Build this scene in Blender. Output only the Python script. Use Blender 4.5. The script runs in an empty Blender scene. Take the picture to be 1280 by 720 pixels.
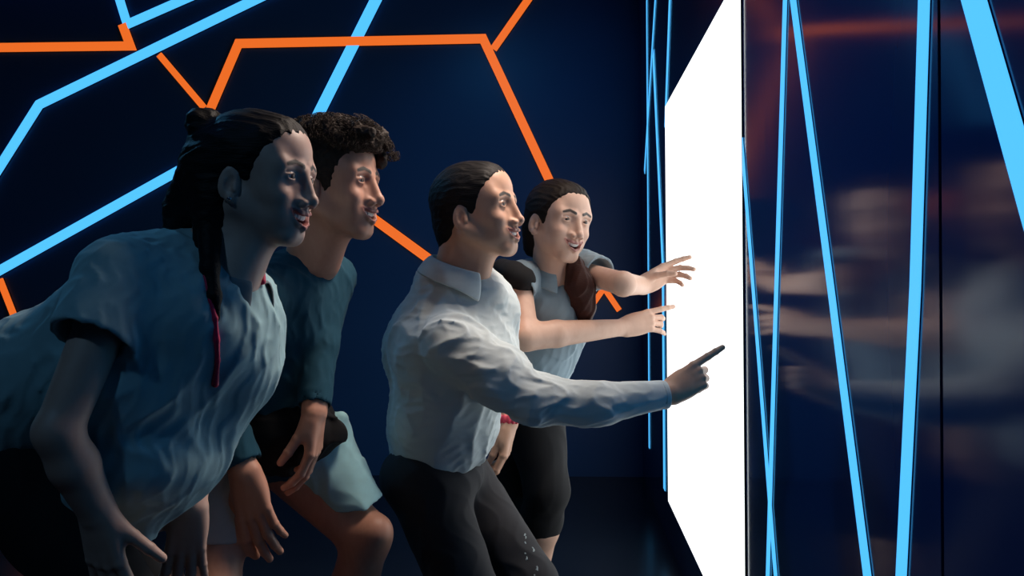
import bpy, math, random
import numpy as np
from mathutils import Vector

# ------------------------------------------------------------------ camera frame
F_PX = 1050.0
CAM = np.array([0.0, 0.0, 1.12])
D_WALL = 0.43          # right wall plane  x = D_WALL
Z_BACK = 4.90          # back wall plane   y = Z_BACK
yaw = math.atan2(69, F_PX)
pitch = -math.radians(0.22)
roll = math.radians(0.5)
R0 = np.array([math.cos(yaw), math.sin(yaw), 0.0])
FW = np.array([-math.sin(yaw)*math.cos(pitch), math.cos(yaw)*math.cos(pitch), math.sin(pitch)])
U0 = np.cross(R0, FW)
UP = U0*math.cos(roll) + R0*math.sin(roll)
RT = R0*math.cos(roll) - U0*math.sin(roll)
SEED = random.Random(7)

def P(px, py, z):
    """world point seen at photo pixel (px, py) at depth z metres"""
    return CAM + z*FW + RT*((px-640)/F_PX*z) + UP*((360-py)/F_PX*z)
def V(r, u, d):
    v = r*RT + u*UP + d*FW
    return v/np.linalg.norm(v)
def ray(px, py):
    return P(px, py, 1.0)-CAM
def on_back(px, py, off=0.0):
    r = ray(px, py); t = (Z_BACK-off-CAM[1])/r[1]; return CAM+r*t
def on_right(px, py, off=0.0):
    r = ray(px, py); t = (D_WALL-off-CAM[0])/r[0]; return CAM+r*t
def nrm(v):
    v = np.asarray(v, float); return v/np.linalg.norm(v)

# ------------------------------------------------------------------ implicit modelling
BIG = 1e3
class Field:
    """list of soft-blended solids evaluated on points"""
    def __init__(s): s.p = []
    def cone(s, a, b, ra, rb, k=.01, op='u'):
        a = np.asarray(a, float); b = np.asarray(b, float)
        c = (a+b)/2; R = np.linalg.norm(b-a)/2+max(ra, rb)
        s.p.append((op, k, 'cone', (a, b, ra, rb), c, R)); return s
    def ball(s, c, r, k=.01, op='u'):
        return s.cone(c, np.asarray(c, float)+np.array([0, 0, 1e-5]), r, r, k, op)
    def ell(s, c, r, R=None, k=.01, op='u'):
        c = np.asarray(c, float); r = np.asarray(r, float)
        R = np.eye(3) if R is None else np.asarray(R, float)      # rows = axes
        s.p.append((op, k, 'ell', (c, r, R), c, float(max(r)))); return s
    def plane(s, c, n, k=.002, op='i'):
        s.p.append((op, k, 'plane', (np.asarray(c, float), nrm(n)), None, BIG)); return s
    def add(s, f, k=.01, op='u'):
        c, R = f.bound()
        s.p.append((op, k, 'field', f, c, R)); return s
    def disp(s, fn):
        s.p.append(('d', 0, 'disp', fn, None, BIG)); return s
    def chain(s, pts, rs, k=.01, op='u'):
        for i in range(len(pts)-1): s.cone(pts[i], pts[i+1], rs[i], rs[i+1], k, op)
        return s
    def box(s):
        lo = np.full(3, BIG); hi = -lo
        for op, k, t, d, c, R in s.p:
            if op == 'u' and c is not None:
                lo = np.minimum(lo, c-R); hi = np.maximum(hi, c+R)
        return lo, hi
    def bound(s):
        lo, hi = s.box(); return (lo+hi)/2, float(np.linalg.norm(hi-lo)/2)
    def ev(s, X, cc=None, cr=0.0):
        d = np.full(len(X), BIG)
        for op, k, t, q, c, R in s.p:
            if c is not None and cc is not None and op != 'i' and np.linalg.norm(cc-c) > R+cr+max(k, .03)+.01:
                continue
            if t == 'cone':
                a, b, ra, rb = q; ba = b-a; pa = X-a
                h = np.clip(pa@ba/max(ba@ba, 1e-12), 0, 1)
                e = np.sqrt(((pa-h[:, None]*ba)**2).sum(1))-(ra+(rb-ra)*h)
            elif t == 'ell':
                c0, r, Rm = q; Q = (X-c0)@Rm.T
                k0 = np.sqrt(((Q/r)**2).sum(1)); k1 = np.sqrt(((Q/(r*r))**2).sum(1))
                e = k0*(k0-1)/np.maximum(k1, 1e-9)
            elif t == 'plane':
                e = (X-q[0])@q[1]
            elif t == 'field':
                e = q.ev(X, cc, cr)
            elif t == 'disp':
                m = np.abs(d) < .06
                if m.any(): d[m] += q(X[m])
                continue
            if op == 'u':
                h = np.clip(.5+.5*(d-e)/k, 0, 1); d = d+(e-d)*h-k*h*(1-h)
            elif op == 's':
                h = np.clip(.5-.5*(d+e)/k, 0, 1); d = d+(-e-d)*h+k*h*(1-h)
            elif op == 'i':
                h = np.clip(.5-.5*(e-d)/k, 0, 1); d = e+(d-e)*h+k*h*(1-h)
        return d

def mesh_field(f, res, lo=None, hi=None):
    """surface nets of the field on a sparse block grid -> verts, quads"""
    b0, b1 = f.box()
    lo = b0-.012 if lo is None else np.maximum(np.asarray(lo, float), b0-.012)
    hi = b1+.012 if hi is None else np.minimum(np.asarray(hi, float), b1+.012)
    B = 12
    nb = np.maximum(np.ceil((hi-lo)/(res*B)).astype(int), 1)
    n = nb*B+1
    G = np.full(tuple(n), np.nan, np.float32)
    act = np.zeros(tuple(nb), bool)
    br = res*B*math.sqrt(3)/2
    bi = np.stack(np.meshgrid(*[np.arange(k) for k in nb], indexing='ij'), -1).reshape(-1, 3)
    cen = lo+(bi+.5)*B*res
    # coarse cull in super blocks of 4
    S = 4
    sb = bi//S
    key = sb[:, 0]*1000000+sb[:, 1]*1000+sb[:, 2]
    order = np.argsort(key, kind='stable'); ks = key[order]
    cuts = np.flatnonzero(np.diff(ks))+1
    off = np.stack(np.meshgrid(*[np.arange(B+1)]*3, indexing='ij'), -1).reshape(-1, 3)
    for grp in np.split(order, cuts):
        cg = cen[grp]; gc = cg.mean(0); gr = float(np.linalg.norm(cg-gc, axis=1).max())+br
        dc = f.ev(cg, gc, gr)
        for j in grp[np.abs(dc) < br*1.25+.008]:
            i0 = bi[j]*B
            X = lo+(i0+off)*res
            d = f.ev(X, cen[j], br)
            if d.min() < 0 < d.max():
                act[tuple(bi[j])] = True
            G[i0[0]:i0[0]+B+1, i0[1]:i0[1]+B+1, i0[2]:i0[2]+B+1] = d.reshape(B+1, B+1, B+1)
    ab = np.argwhere(act)
    if len(ab) == 0: return np.zeros((0, 3)), np.zeros((0, 4), int)
    co = np.stack(np.meshgrid(*[np.arange(B)]*3, indexing='ij'), -1).reshape(-1, 3)
    cells = (ab[:, None, :]*B+co[None]).reshape(-1, 3)
    cor = np.array([[i, j, k] for i in (0, 1) for j in (0, 1) for k in (0, 1)])
    vals = np.stack([G[cells[:, 0]+c[0], cells[:, 1]+c[1], cells[:, 2]+c[2]] for c in cor], 1)
    ok = ~np.isnan(vals).any(1)
    ins = vals < 0
    m = ok & ins.any(1) & ~ins.all(1)
    cells = cells[m]; vals = vals[m]; ins = ins[m]
    acc = np.zeros((len(cells), 3)); cnt = np.zeros(len(cells))
    for a in range(8):
        for b in range(a+1, 8):
            if np.abs(cor[a]-cor[b]).sum() != 1: continue
            c = ins[:, a] != ins[:, b]
            t = vals[c, a]/(vals[c, a]-vals[c, b])
            acc[c] += cor[a]+t[:, None]*(cor[b]-cor[a]); cnt[c] += 1
    verts = lo+(cells+acc/cnt[:, None])*res
    idx = np.full(tuple(n), -1, np.int32)
    idx[cells[:, 0], cells[:, 1], cells[:, 2]] = np.arange(len(cells))
    quads = []
    for ax in range(3):
        e = np.zeros(3, int); e[ax] = 1
        u = np.zeros(3, int); u[(ax+1) % 3] = 1
        v = np.zeros(3, int); v[(ax+2) % 3] = 1
        ci = [i for i, c in enumerate(cor) if not c.any()][0]
        cj = [i for i, c in enumerate(cor) if (c == e).all()][0]
        s = ins[:, ci] != ins[:, cj]
        c0 = cells[s]; neg = ins[s, ci]
        g = (c0[:, (ax+1) % 3] > 0) & (c0[:, (ax+2) % 3] > 0)
        c0 = c0[g]; neg = neg[g]
        def at(c): return idx[c[:, 0], c[:, 1], c[:, 2]]
        q = np.stack([at(c0), at(c0-u), at(c0-u-v), at(c0-v)], 1)
        gg = (q >= 0).all(1); q = q[gg]; neg = neg[gg]
        q[neg] = q[neg][:, ::-1]
        quads.append(q)
    q = np.concatenate(quads)
    return verts, q[:, ::-1]

# ------------------------------------------------------------------ object helpers
COL = bpy.context.scene.collection
def link_mesh(name, verts, faces, mat, parent=None, base=(0, 0, 0), smooth=True, cols=None):
    me = bpy.data.meshes.new(name)
    v = np.asarray(verts, float)-np.asarray(base, float)
    if isinstance(faces, np.ndarray):
        me.vertices.add(len(v)); me.vertices.foreach_set('co', v.astype(np.float32).ravel())
        nf = len(faces)
        me.loops.add(nf*4); me.polygons.add(nf)
        me.polygons.foreach_set('loop_start', np.arange(nf, dtype=np.int32)*4)
        me.loops.foreach_set('vertex_index', faces.astype(np.int32).ravel())
        me.update(calc_edges=True)
    else:
        me.from_pydata([tuple(x) for x in v], [], [tuple(int(i) for i in f) for f in faces])
    me.validate()
    if smooth: me.polygons.foreach_set('use_smooth', [True]*len(me.polygons))
    if cols is not None and len(me.vertices) == len(cols):
        ca = me.color_attributes.new('tone', 'FLOAT_COLOR', 'POINT')
        ca.data.foreach_set('color', np.concatenate([cols, np.ones((len(cols), 1))], 1).astype(np.float32).ravel())
    me.materials.append(mat)
    o = bpy.data.objects.new(name, me); COL.objects.link(o)
    if parent is None: o.location = base
    else: o.parent = parent
    return o
def build(name, f, res, mat, parent, base, boxes=None, cols=None):
    """mesh a field (optionally as several boxes at their own resolution) into one object"""
    vs, qs, n = [], [], 0
    for (r, lo, hi) in (boxes or [(res, None, None)]):
        v, q = mesh_field(f, r, lo, hi)
        vs.append(v); qs.append(q+n); n += len(v)
    v = np.concatenate(vs); q = np.concatenate(qs)
    return link_mesh(name, v, q, mat, parent, base, cols=cols(v) if cols else None)
def empty(name, loc, label, cat, group=None):
    o = bpy.data.objects.new(name, None); COL.objects.link(o); o.location = loc
    o.empty_display_size = .1
    o['label'] = label; o['category'] = cat
    if group: o['group'] = group
    return o
def boxmesh(lo, hi):
    x0, y0, z0 = lo; x1, y1, z1 = hi
    v = [(x0,y0,z0),(x1,y0,z0),(x1,y1,z0),(x0,y1,z0),(x0,y0,z1),(x1,y0,z1),(x1,y1,z1),(x0,y1,z1)]
    f = [(0,3,2,1),(4,5,6,7),(0,1,5,4),(1,2,6,5),(2,3,7,6),(3,0,4,7)]
    return v, f
def add_bevel(o, w, seg=2):
    m = o.modifiers.new('bevel', 'BEVEL'); m.width = w; m.segments = seg; m.limit_method = 'ANGLE'

# ------------------------------------------------------------------ materials
def newmat(name):
    m = bpy.data.materials.new(name); m.use_nodes = True
    nt = m.node_tree; b = nt.nodes['Principled BSDF']; return m, nt, b
def noise_bump(nt, b, scale, dist, strength=.5, mscale=(1, 1, 1), detail=4):
    tc = nt.nodes.new('ShaderNodeTexCoord'); mp = nt.nodes.new('ShaderNodeMapping')
    mp.inputs['Scale'].default_value = mscale
    nz = nt.nodes.new('ShaderNodeTexNoise'); nz.inputs['Scale'].default_value = scale; nz.inputs['Detail'].default_value = detail
    bp = nt.nodes.new('ShaderNodeBump'); bp.inputs['Strength'].default_value = strength; bp.inputs['Distance'].default_value = dist
    nt.links.new(tc.outputs['Object'], mp.inputs['Vector']); nt.links.new(mp.outputs[0], nz.inputs['Vector'])
    nt.links.new(nz.outputs['Fac'], bp.inputs['Height']); nt.links.new(bp.outputs[0], b.inputs['Normal'])
    return nz
def mat_cloth(name, col, rough=.9, sheen=.25, fine=900, var=.12):
    m, nt, b = newmat(name)
    b.inputs['Roughness'].default_value = rough
    b.inputs['Sheen Weight'].default_value = sheen
    nz = noise_bump(nt, b, fine, .0006, .35)
    n2 = nt.nodes.new('ShaderNodeTexNoise'); n2.inputs['Scale'].default_value = 9
    mx = nt.nodes.new('ShaderNodeMixRGB'); mx.inputs[1].default_value = (*[c*(1-var) for c in col], 1); mx.inputs[2].default_value = (*[min(1, c*(1+var)) for c in col], 1)
    nt.links.new(n2.outputs['Fac'], mx.inputs[0]); nt.links.new(mx.outputs[0], b.inputs['Base Color'])
    return m
def mat_plain(name, col, rough=.5, metal=0, **kw):
    m, nt, b = newmat(name)
    b.inputs['Base Color'].default_value = (*col, 1); b.inputs['Roughness'].default_value = rough; b.inputs['Metallic'].default_value = metal
    for k, v in kw.items(): b.inputs[k].default_value = v
    return m
def mat_skin(name, sss=.0):
    m, nt, b = newmat(name)
    at = nt.nodes.new('ShaderNodeAttribute'); at.attribute_name = 'tone'
    n2 = nt.nodes.new('ShaderNodeTexNoise'); n2.inputs['Scale'].default_value = 45; n2.inputs['Detail'].default_value = 5
    mx = nt.nodes.new('ShaderNodeMixRGB'); mx.blend_type = 'MULTIPLY'; mx.inputs[0].default_value = .22
    rp = nt.nodes.new('ShaderNodeValToRGB'); rp.color_ramp.elements[0].color = (.75, .55, .5, 1); rp.color_ramp.elements[0].position = .3; rp.color_ramp.elements[1].color = (1, 1, 1, 1); rp.color_ramp.elements[1].position = .65
    nt.links.new(n2.outputs['Fac'], rp.inputs[0]); nt.links.new(at.outputs['Color'], mx.inputs[1]); nt.links.new(rp.outputs[0], mx.inputs[2])
    nt.links.new(mx.outputs[0], b.inputs['Base Color'])
    b.inputs['Roughness'].default_value = .48
    b.inputs['Subsurface Weight'].default_value = sss
    b.inputs['Subsurface Radius'].default_value = (1, .35, .2); b.inputs['Subsurface Scale'].default_value = .003
    noise_bump(nt, b, 700, .0004, .3)
    return m
def mat_hair(name, col, ms=(1, 1, 1)):
    m, nt, b = newmat(name)
    b.inputs['Base Color'].default_value = (*col, 1); b.inputs['Roughness'].default_value = .58
    b.inputs['Specular IOR Level'].default_value = .2
    noise_bump(nt, b, 420, .0016, .8, (.10, 1, 1), 3)
    return m
def mat_emit(name, col, strength):
    m, nt, b = newmat(name)
    b.inputs['Base Color'].default_value = (.02, .02, .02, 1)
    b.inputs['Emission Color'].default_value = (*col, 1); b.inputs['Emission Strength'].default_value = strength
    return m
QH, QD, QB, QC = .0017, .0019, .0045, .004
# ------------------------------------------------------------------ anatomy
SKIN = np.array([.66, .42, .31])
class Frame:
    """local head frame: x forward, y to the person's left, z up"""
    def __init__(s, c, fwd, up, sc=1.0):
        s.c = np.asarray(c, float); s.f = nrm(fwd)
        up = np.asarray(up, float); up = up-s.f*(up@s.f); s.u = nrm(up)
        s.l = np.cross(s.u, s.f); s.sc = sc
        s.R = np.stack([s.f, s.l, s.u])
    def w(s, x, y, z): return s.c+(x*s.f+y*s.l+z*s.u)*s.sc
    def rot(s, ry=0, rz=0, rx=0):
        """rows of axes rotated inside the local frame (degrees about local y, z, x)"""
        a = math.radians(ry); b = math.radians(rz); g = math.radians(rx)
        Ry = np.array([[math.cos(a), 0, -math.sin(a)], [0, 1, 0], [math.sin(a), 0, math.cos(a)]])
        Rz = np.array([[math.cos(b), math.sin(b), 0], [-math.sin(b), math.cos(b), 0], [0, 0, 1]])
        Rx = np.array([[1, 0, 0], [0, math.cos(g), math.sin(g)], [0, -math.sin(g), math.cos(g)]])
        return Rx@Ry@Rz@s.R
    def loc(s, X): return ((X-s.c)@s.R.T)/s.sc

def head(F, h, jaw=1.0, smile=1.0, open_=1.0, squint=1.0, nose=1.0, chin=0.0, cheek=1.0):
    s = h.sc
    E = lambda c, r, k=.01, op='u', R=None: F.ell(h.w(*c), np.array(r)*s, h.R if R is None else R, k*s, op)
    C = lambda a, b, ra, rb, k=.01, op='u': F.cone(h.w(*a), h.w(*b), ra*s, rb*s, k*s, op)
    E((-.014, 0, .026), (.094, .074, .080), .01)
    E((.040, 0, .045), (.046, .058, .050), .03)
    E((.028, 0, -.030), (.056, .060, .070), .03)
    for y in (-1, 1):
        C((.000, y*.054*jaw, -.055), (.066, y*.016, -.098+chin), .020, .018, .025)
        E((.052, y*.041, -.026), (.024, .022, .020), .018)
    C((.070, -.010, -.100+chin), (.070, .010, -.100+chin), .0165, .0165, .014)
    E((.076, 0, -.066), (.020, .030, .026), .016)
    # brow
    for y in (-1, 1):
        C((.0845, y*.014, .0165), (.071, y*.047, .0165), .0085, .0075, .012)
    # eye sockets
    for y in (-1, 1):
        E((.0975, y*.033, .000), (.0150, .0180, .0120), .012, 's')
    # nose
    C((.0875, 0, .010), (.106, 0, -.034), .0075, .0090*nose, .009)
    C((.078, 0, .004), (.090, 0, -.036), .0125, .0150*nose, .008)
    C((.109*1, 0, -.0385), (.1085, 0, -.040), .0098*nose, .0098*nose, .006)
    for y in (-1, 1):
        E((.0975, y*.0135, -.0440), (.0105, .0072, .0078), .006)
        C((.088, y*.020, -.040), (.080, y*.016, -.02), .006, .006, .012)
    for y in (-1, 1):
        E((.1035, y*.0068, -.0505), (.0050, .0034, .0045), .003, 's')
    C((.094, 0, -.052), (.0945, 0, -.058), .0050, .0055, .006)
    # smiling cheeks
    for y in (-1, 1):
        E((.0655, y*.0415, -.036), (.0205, .0185, .0175*cheek), .014)
        C((.0975, y*.0215, -.042), (.0815, y*.0415, -.070), .0004, .0006, .006, 's')
        E((.0610, y*.0335, -.0640), (.0190, .0175, .0200), .020)
        E((.0500, y*.0500, .0130), (.0270, .0150, .0300), .020)
    # eyelids and opening
    for y in (-1, 1):
        E((.0735, y*.0325, -.0005), (.0148, .0150, .0142), .005)
        E((.0885, y*.0335, -.0010), (.0085, .0135, .0050*squint), .0022, 's', h.rot(rx=-6*y))
        C((.0870, y*.020, .0085), (.0800, y*.047, .0075), .0012, .0012, .006, 's')
    # lips: corners raised by the smile
    up = .0105*smile
    o = .0075*open_
    cl = [(.0965, 0, -.0645+0), (.0945, .014, -.0635+up*.2), (.0820, .0315, -.0665+up*.95)]
    lo = [(.0940, 0, -.0765-o), (.0915, .014, -.0735-o+up*.4), (.0812, .0305, -.0688+up*.95)]
    for y in (-1, 1):
        U = [(a, b*y, c) for a, b, c in cl]; L = [(a, b*y, c) for a, b, c in lo]
        C(U[0], U[1], .0052, .0048, .005); C(U[1], U[2], .0048, .0030, .005)
        C(L[0], L[1], .0062, .0055, .005); C(L[1], L[2], .0055, .0030, .005)
    mid = (-.0700-o*.4)
    for y in (-1, 1):
        C((.0975, 0, mid), (.0940, y*.013, mid+up*.3), .0038+.5*o, .0036+.45*o, .002, 's')
        C((.0940, y*.013, mid+up*.3), (.0850, y*.0290, -.0672+up*.92), .0036+.45*o, .0018, .002, 's')
    E((.085, 0, mid), (.012, .017, .004+o*.6), .003, 's')
    C((.0800, -.009, -.0900-o*.7), (.0800, .009, -.0900-o*.7), .0085, .0085, .008)
    # ears
    for y in (-1, 1):
        Re = h.rot(ry=10, rz=-22*y)
        E((-.008, y*.078, -.022), (.0165, .0060, .0290), .006, 'u', Re)
        E((-.003, y*.0835, -.024), (.0090, .0065, .0150), .002, 's', Re)
        E((-.008, y*.0855, -.010), (.0095, .0035, .0090), .002, 's', Re)
        E((-.001, y*.0785, -.048), (.0085, .0055, .0095), .005, 'u', Re)
        C((.004, y*.076, -.026), (.005, y*.078, -.034), .005, .005, .004)

def tone_fn(heads, base=SKIN, lips=(.50, .16, .14), brow=(.03, .02, .015), beard=0.0, cheek=(.66, .37, .29), open_=1.0, smile=1.0):
    base = np.asarray(base, float)
    def fn(v):
        c = np.tile(base, (len(v), 1))
        h = heads
        L = h.loc(v); y = np.abs(L[:, 1]); x = L[:, 0]; z = L[:, 2]
        near = (np.abs(x) < .14) & (y < .1) & (np.abs(z) < .14)
        o = .0075*open_; up = .0105*smile
        def seg(a, b, kx=1.0):
            a = np.array(a)*[kx, 1, 1]; b = np.array(b)*[kx, 1, 1]; q = np.stack([x*kx, y, z], 1)
            t = np.clip((q-a)@(b-a)/((b-a)@(b-a)), 0, 1)
            return np.linalg.norm(q-a-t[:, None]*(b-a), axis=1)
        def blend(m, col):
            m = np.clip(m, 0, 1)[:, None]*near[:, None]
            return c*(1-m)+np.asarray(col)*m
        dch = np.linalg.norm(np.stack([x-.07, y-.045, z+.032], 1), axis=1)
        c = blend((1-dch/.028)*.45, cheek)
        dn = np.linalg.norm(np.stack([x-.112, y, z+.042], 1), axis=1)
        c = blend((1-dn/.018)*.5, cheek)
        K = .35
        U = [(.0965, 0, -.0650), (.0945, .014, -.0638+up*.2), (.0820, .0315, -.0668+up*.95)]
        L2 = [(.0940, 0, -.0770-o), (.0915, .014, -.0740-o+up*.4), (.0812, .0305, -.0688+up*.95)]
        dl = np.minimum(np.minimum(seg(U[0], U[1], K), seg(U[1], U[2], K)), np.minimum(seg(L2[0], L2[1], K), seg(L2[1], L2[2], K)))
        c = blend((.0056-.06*np.clip(y-.012, 0, 1)-dl)/.0014*(x > .06), lips)
        # inside of the mouth
        mid = -.0700-o*.4
        din = (x < .0835) & (x > .06) & (np.abs(z-mid) < .009) & (y < .016)
        c = blend(din*1.0, (.12, .02, .02))
        if beard:
            db = ((z < -.045) & (x > .0))*1.0
            c = blend(db*np.clip((-.045-z)/.02, 0, 1)*np.clip((z+.122)/.012, 0, 1)*np.clip((x-.01)/.02, 0, 1)*beard, (.22, .14, .11))
        de = np.minimum(seg((.0925, .0130, .0190), (.087, .030, .0250), .25), seg((.087, .030, .0250), (.073, .049, .0185), .25))
        c = blend((.0050-de)/.0018*(x > .05), brow)
        # lash line
        dlash = seg((.089, .022, .0010), (.0865, .034, .0045)); dlash = np.minimum(dlash, seg((.0865, .034, .0045), (.078, .045, .0010)))
        c = blend((.0020-dlash)/.0008*.9, (.05, .03, .02))
        return c
    return fn

def eyes(h, parent, base, iris=(.10, .05, .03), look=(0.0, 0.0)):
    for y in (-1, 1):
        c = h.w(.0738, y*.0325, -.0005); r = .0126*h.sc
        g = nrm(h.f+h.l*look[0]+h.u*look[1])
        a = nrm(np.cross(g, [0, 0, 1])); b = np.cross(g, a)
        vs, fs, cs = [], [], []
        NR, NS = 26, 28
        for i in range(NR+1):
            t = math.pi*(i/NR)**1.5
            for j in range(NS):
                p = 2*math.pi*j/NS
                vs.append(c+r*(math.cos(t)*g+math.sin(t)*(math.cos(p)*a+math.sin(p)*b)))
                rr = math.degrees(t)
                cs.append((.004, .004, .004) if rr < 13 else (iris if rr < 29 else ((.05, .03, .03) if rr < 32 else (.66, .62, .60))))
        for i in range(NR):
            for j in range(NS):
                fs.append((i*NS+j, (i+1)*NS+j, (i+1)*NS+(j+1) % NS, i*NS+(j+1) % NS))
        link_mesh('eye', vs, fs, M['eye'], parent, base, cols=np.array(cs))

def teeth(h, parent, base, open_=1.0, smile=1.0, lower=False):
    F = Field(); s = h.sc; o = .0075*open_; up = .0105*smile
    n = 11
    pts = []
    for i in range(n):
        t = (i-(n-1)/2)/((n-1)/2)
        pts.append((.0905-.0135*t*t, .0262*t, -.0685+up*.72*t*t))
    for i, q in enumerate(pts):
        F.ell(h.w(*q), np.array([.0026, .0034, .0058-.0012*abs(i-5)/5])*s, h.R, .0022*s)
    build('teeth', F, .0011, M['teeth'], parent, base)

def finger(F, base, d, n, lens, rads, ang, k=.004):
    """chain of segments from base, direction d curling toward n by cumulative angles (deg)"""
    p = np.asarray(base, float); a = 0; out = [p]
    for L, A in zip(lens, ang):
        a += math.radians(A); q = math.cos(a)*d+math.sin(a)*n
        p = p+q*L; out.append(p)
    for i in range(len(lens)):
        F.cone(out[i], out[i+1], rads[i], rads[i+1], k if i == 0 else .0015)
        if i: F.ball(out[i], rads[i]*1.03, .002)
    return out

def hand(F, wrist, d, n, side, sc=1.0, curls=((5, 10, 5),)*4, splay=(.10, .03, -.04, -.12), thumb=(.75, .55, .35, 10, 15), fat=1.0):
    """wrist, finger direction d, palm direction n, side = unit vector toward the thumb"""
    d = nrm(d); n = nrm(np.asarray(n)-d*(np.asarray(n)@d)); t = np.cross(d, n)
    if t@np.asarray(side) < 0: t = -t
    W = np.asarray(wrist, float)
    w = lambda a, b, c: W+(a*d+b*t+c*n)*sc
    r = .0096*fat*sc
    kn = [(.086, .027), (.090, .0085), (.086, -.0100), (.079, -.0265)]
    for i, (a, b) in enumerate(kn):
        F.cone(w(.004, b*.62, 0), w(a, b, -.001), .0145*sc, .0112*sc*(1-.04*i), .009*sc)
    F.ell(w(.045, 0, .001), np.array([.042, .032, .0125])*sc, np.stack([d, t, n]), .012*sc)
    F.ell(w(.014, 0, .001), np.array([.042, .0275, .0185])*sc, np.stack([d, t, n]), .016*sc)
    F.ell(w(.032, .022, .010), np.array([.030, .014, .013])*sc, np.stack([nrm(d+.35*t), nrm(t-.35*d), n]), .010*sc)
    F.ell(w(.040, -.022, .008), np.array([.030, .011, .011])*sc, np.stack([d, t, n]), .010*sc)
    LN = [(.044, .026, .021), (.048, .030, .022), (.045, .028, .022), (.035, .021, .019)]
    tips = []
    for i in range(4):
        a, b = kn[i]; fd = nrm(d+t*splay[i])
        q = r*(1.0 if i < 3 else .88)
        o = finger(F, w(a, b, 0), fd, n, [x*sc for x in LN[i]], [q*1.08, q*.98, q*.88, q*.74], curls[i])
        tips.append(o)
    td = nrm(d*thumb[0]+t*thumb[1]+n*thumb[2])
    tn = nrm(np.cross(np.cross(td, n*.6-t*.8), td))
    b0 = w(.018, .020, .006)
    o = finger(F, b0, td, tn, [.042*sc, .033*sc, .026*sc], [.0145*sc, .0112*sc*fat, .0100*sc*fat, .0080*sc*fat], (0, thumb[3], thumb[4]), .010*sc)
    tips.append(o)
    return tips

def collar(name, c0, axis, front, r, h, op, mat, parent, base, fold=.030, flare=.25, ell=.9, rise=.0, thick=.0035):
    """turn-down collar: a stand round the neck and a fall folded over it, open at the front by op radians each side"""
    ax = nrm(axis); f = nrm(np.asarray(front)-ax*(np.asarray(front)@ax)); s = np.cross(ax, f)
    prof = [(0, 0), (-.004, h*.6), (.000, h), (.007, h*1.02), (.014+flare*.02, h*.55), (.020+flare*.05, h-fold)]
    n = 40; vs, fs = [], []
    for i in range(n+1):
        w = op+(2*math.pi-2*op)*i/n
        c = math.cos(w); fr = max(0, c)**3
        for j, (dr, hh) in enumerate(prof):
            rr = r+dr
            q = np.asarray(c0)+f*c*rr+s*math.sin(w)*rr*ell+ax*(hh-rise*(1+c)/2)
            if j >= 4: q = q-ax*fr*.018*(j-3)+f*fr*.006
            vs.append(q)
    k = len(prof)
    for i in range(n):
        for j in range(k-1): fs.append((i*k+j, (i+1)*k+j, (i+1)*k+j+1, i*k+j+1))
    o = link_mesh(name, vs, fs, mat, parent, base)
    m = o.modifiers.new('thick', 'SOLIDIFY'); m.thickness = thick; m.offset = 0
    m = o.modifiers.new('smooth', 'SUBSURF'); m.levels = 1; m.render_levels = 1
    return o

def folds(seed, amp, freq, axis=(0, 0, 1), stretch=.35):
    """ridged cloth folds running roughly along axis"""
    rs = np.random.RandomState(seed)
    ax = nrm(axis); a = nrm(np.cross(ax, rs.randn(3))); b = np.cross(ax, a)
    ph = rs.rand(8)*6.28
    def fn(X):
        u = X@a*freq; v = X@b*freq; w = X@ax*freq*stretch
        u2 = u+.9*np.sin(v*.8+w*1.3+ph[0])+.5*np.sin(w*2.1+ph[1])
        v2 = v+.8*np.sin(u*.7-w*1.1+ph[2])+.6*np.sin(w*1.7+u*.5+ph[3])
        r = (1-np.abs(np.sin(u2+ph[4])))**1.6*1.3+(1-np.abs(np.sin(v2*.83+ph[5])))**1.6*.8-.62
        r2 = np.sin(u2*2.3+v2*1.1+ph[6])*.25
        return -amp*(r+r2+.0)
    return fn

def hair_cap(h, grow=.008, hl=0.0, vol=(0, 0, 0), back=True, ear=True):
    H = Field(); s = h.sc
    E = lambda c, r, k=.01, op='u', R=None: H.ell(h.w(*c), np.array(r)*s, h.R if R is None else R, k*s, op)
    E((-.016, 0, .027), (.096+grow+vol[0], .077+grow+vol[1], .082+grow+vol[2]), .01)
    if back: E((-.055, 0, -.045), (.045, .055, .055), .03)
    E((.034, 0, .047), (.046+grow*.6, .060+grow*.6, .051+grow*.7), .02)
    E((.105+hl, 0, -.060), (.080, .120, .135), .008, 's', h.rot(ry=-18))
    for y in (-1, 1):
        E((.090+hl, y*.020, .030), (.045, .042, .042), .010, 's')
        if ear: E((.000, y*.090, -.030), (.022, .030, .032), .006, 's')
    return H

def torso_ell(F, px, py, z, rx, ry, rd, ang=0, k=.05):
    """ellipsoid given by its centre pixel/depth and its half sizes: image width/height in pixels, depth in metres; ang = image rotation, counter-clockwise degrees"""
    m = z/F_PX; a = math.radians(ang)
    A = math.cos(a)*RT+math.sin(a)*UP; B = -math.sin(a)*RT+math.cos(a)*UP
    F.ell(P(px, py, z), (rx*m, ry*m, rd), np.stack([A, B, FW]), k)
def px_cone(F, a, b, ra, rb, k=.02, op='u'):
    """tapered limb between pixel/depth points, radii in pixels at those depths"""
    F.cone(P(*a), P(*b), ra*a[2]/F_PX, rb*b[2]/F_PX, k, op)
def leg_down(F, hip, knee, ankle, rt, rk, rc, ra, k=.03):
    F.cone(hip, knee, rt, rk, k)
    calf = knee+(ankle-knee)*.30
    F.cone(knee, calf, rk*.95, rc, k); F.cone(calf, ankle, rc, ra, k)
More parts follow.
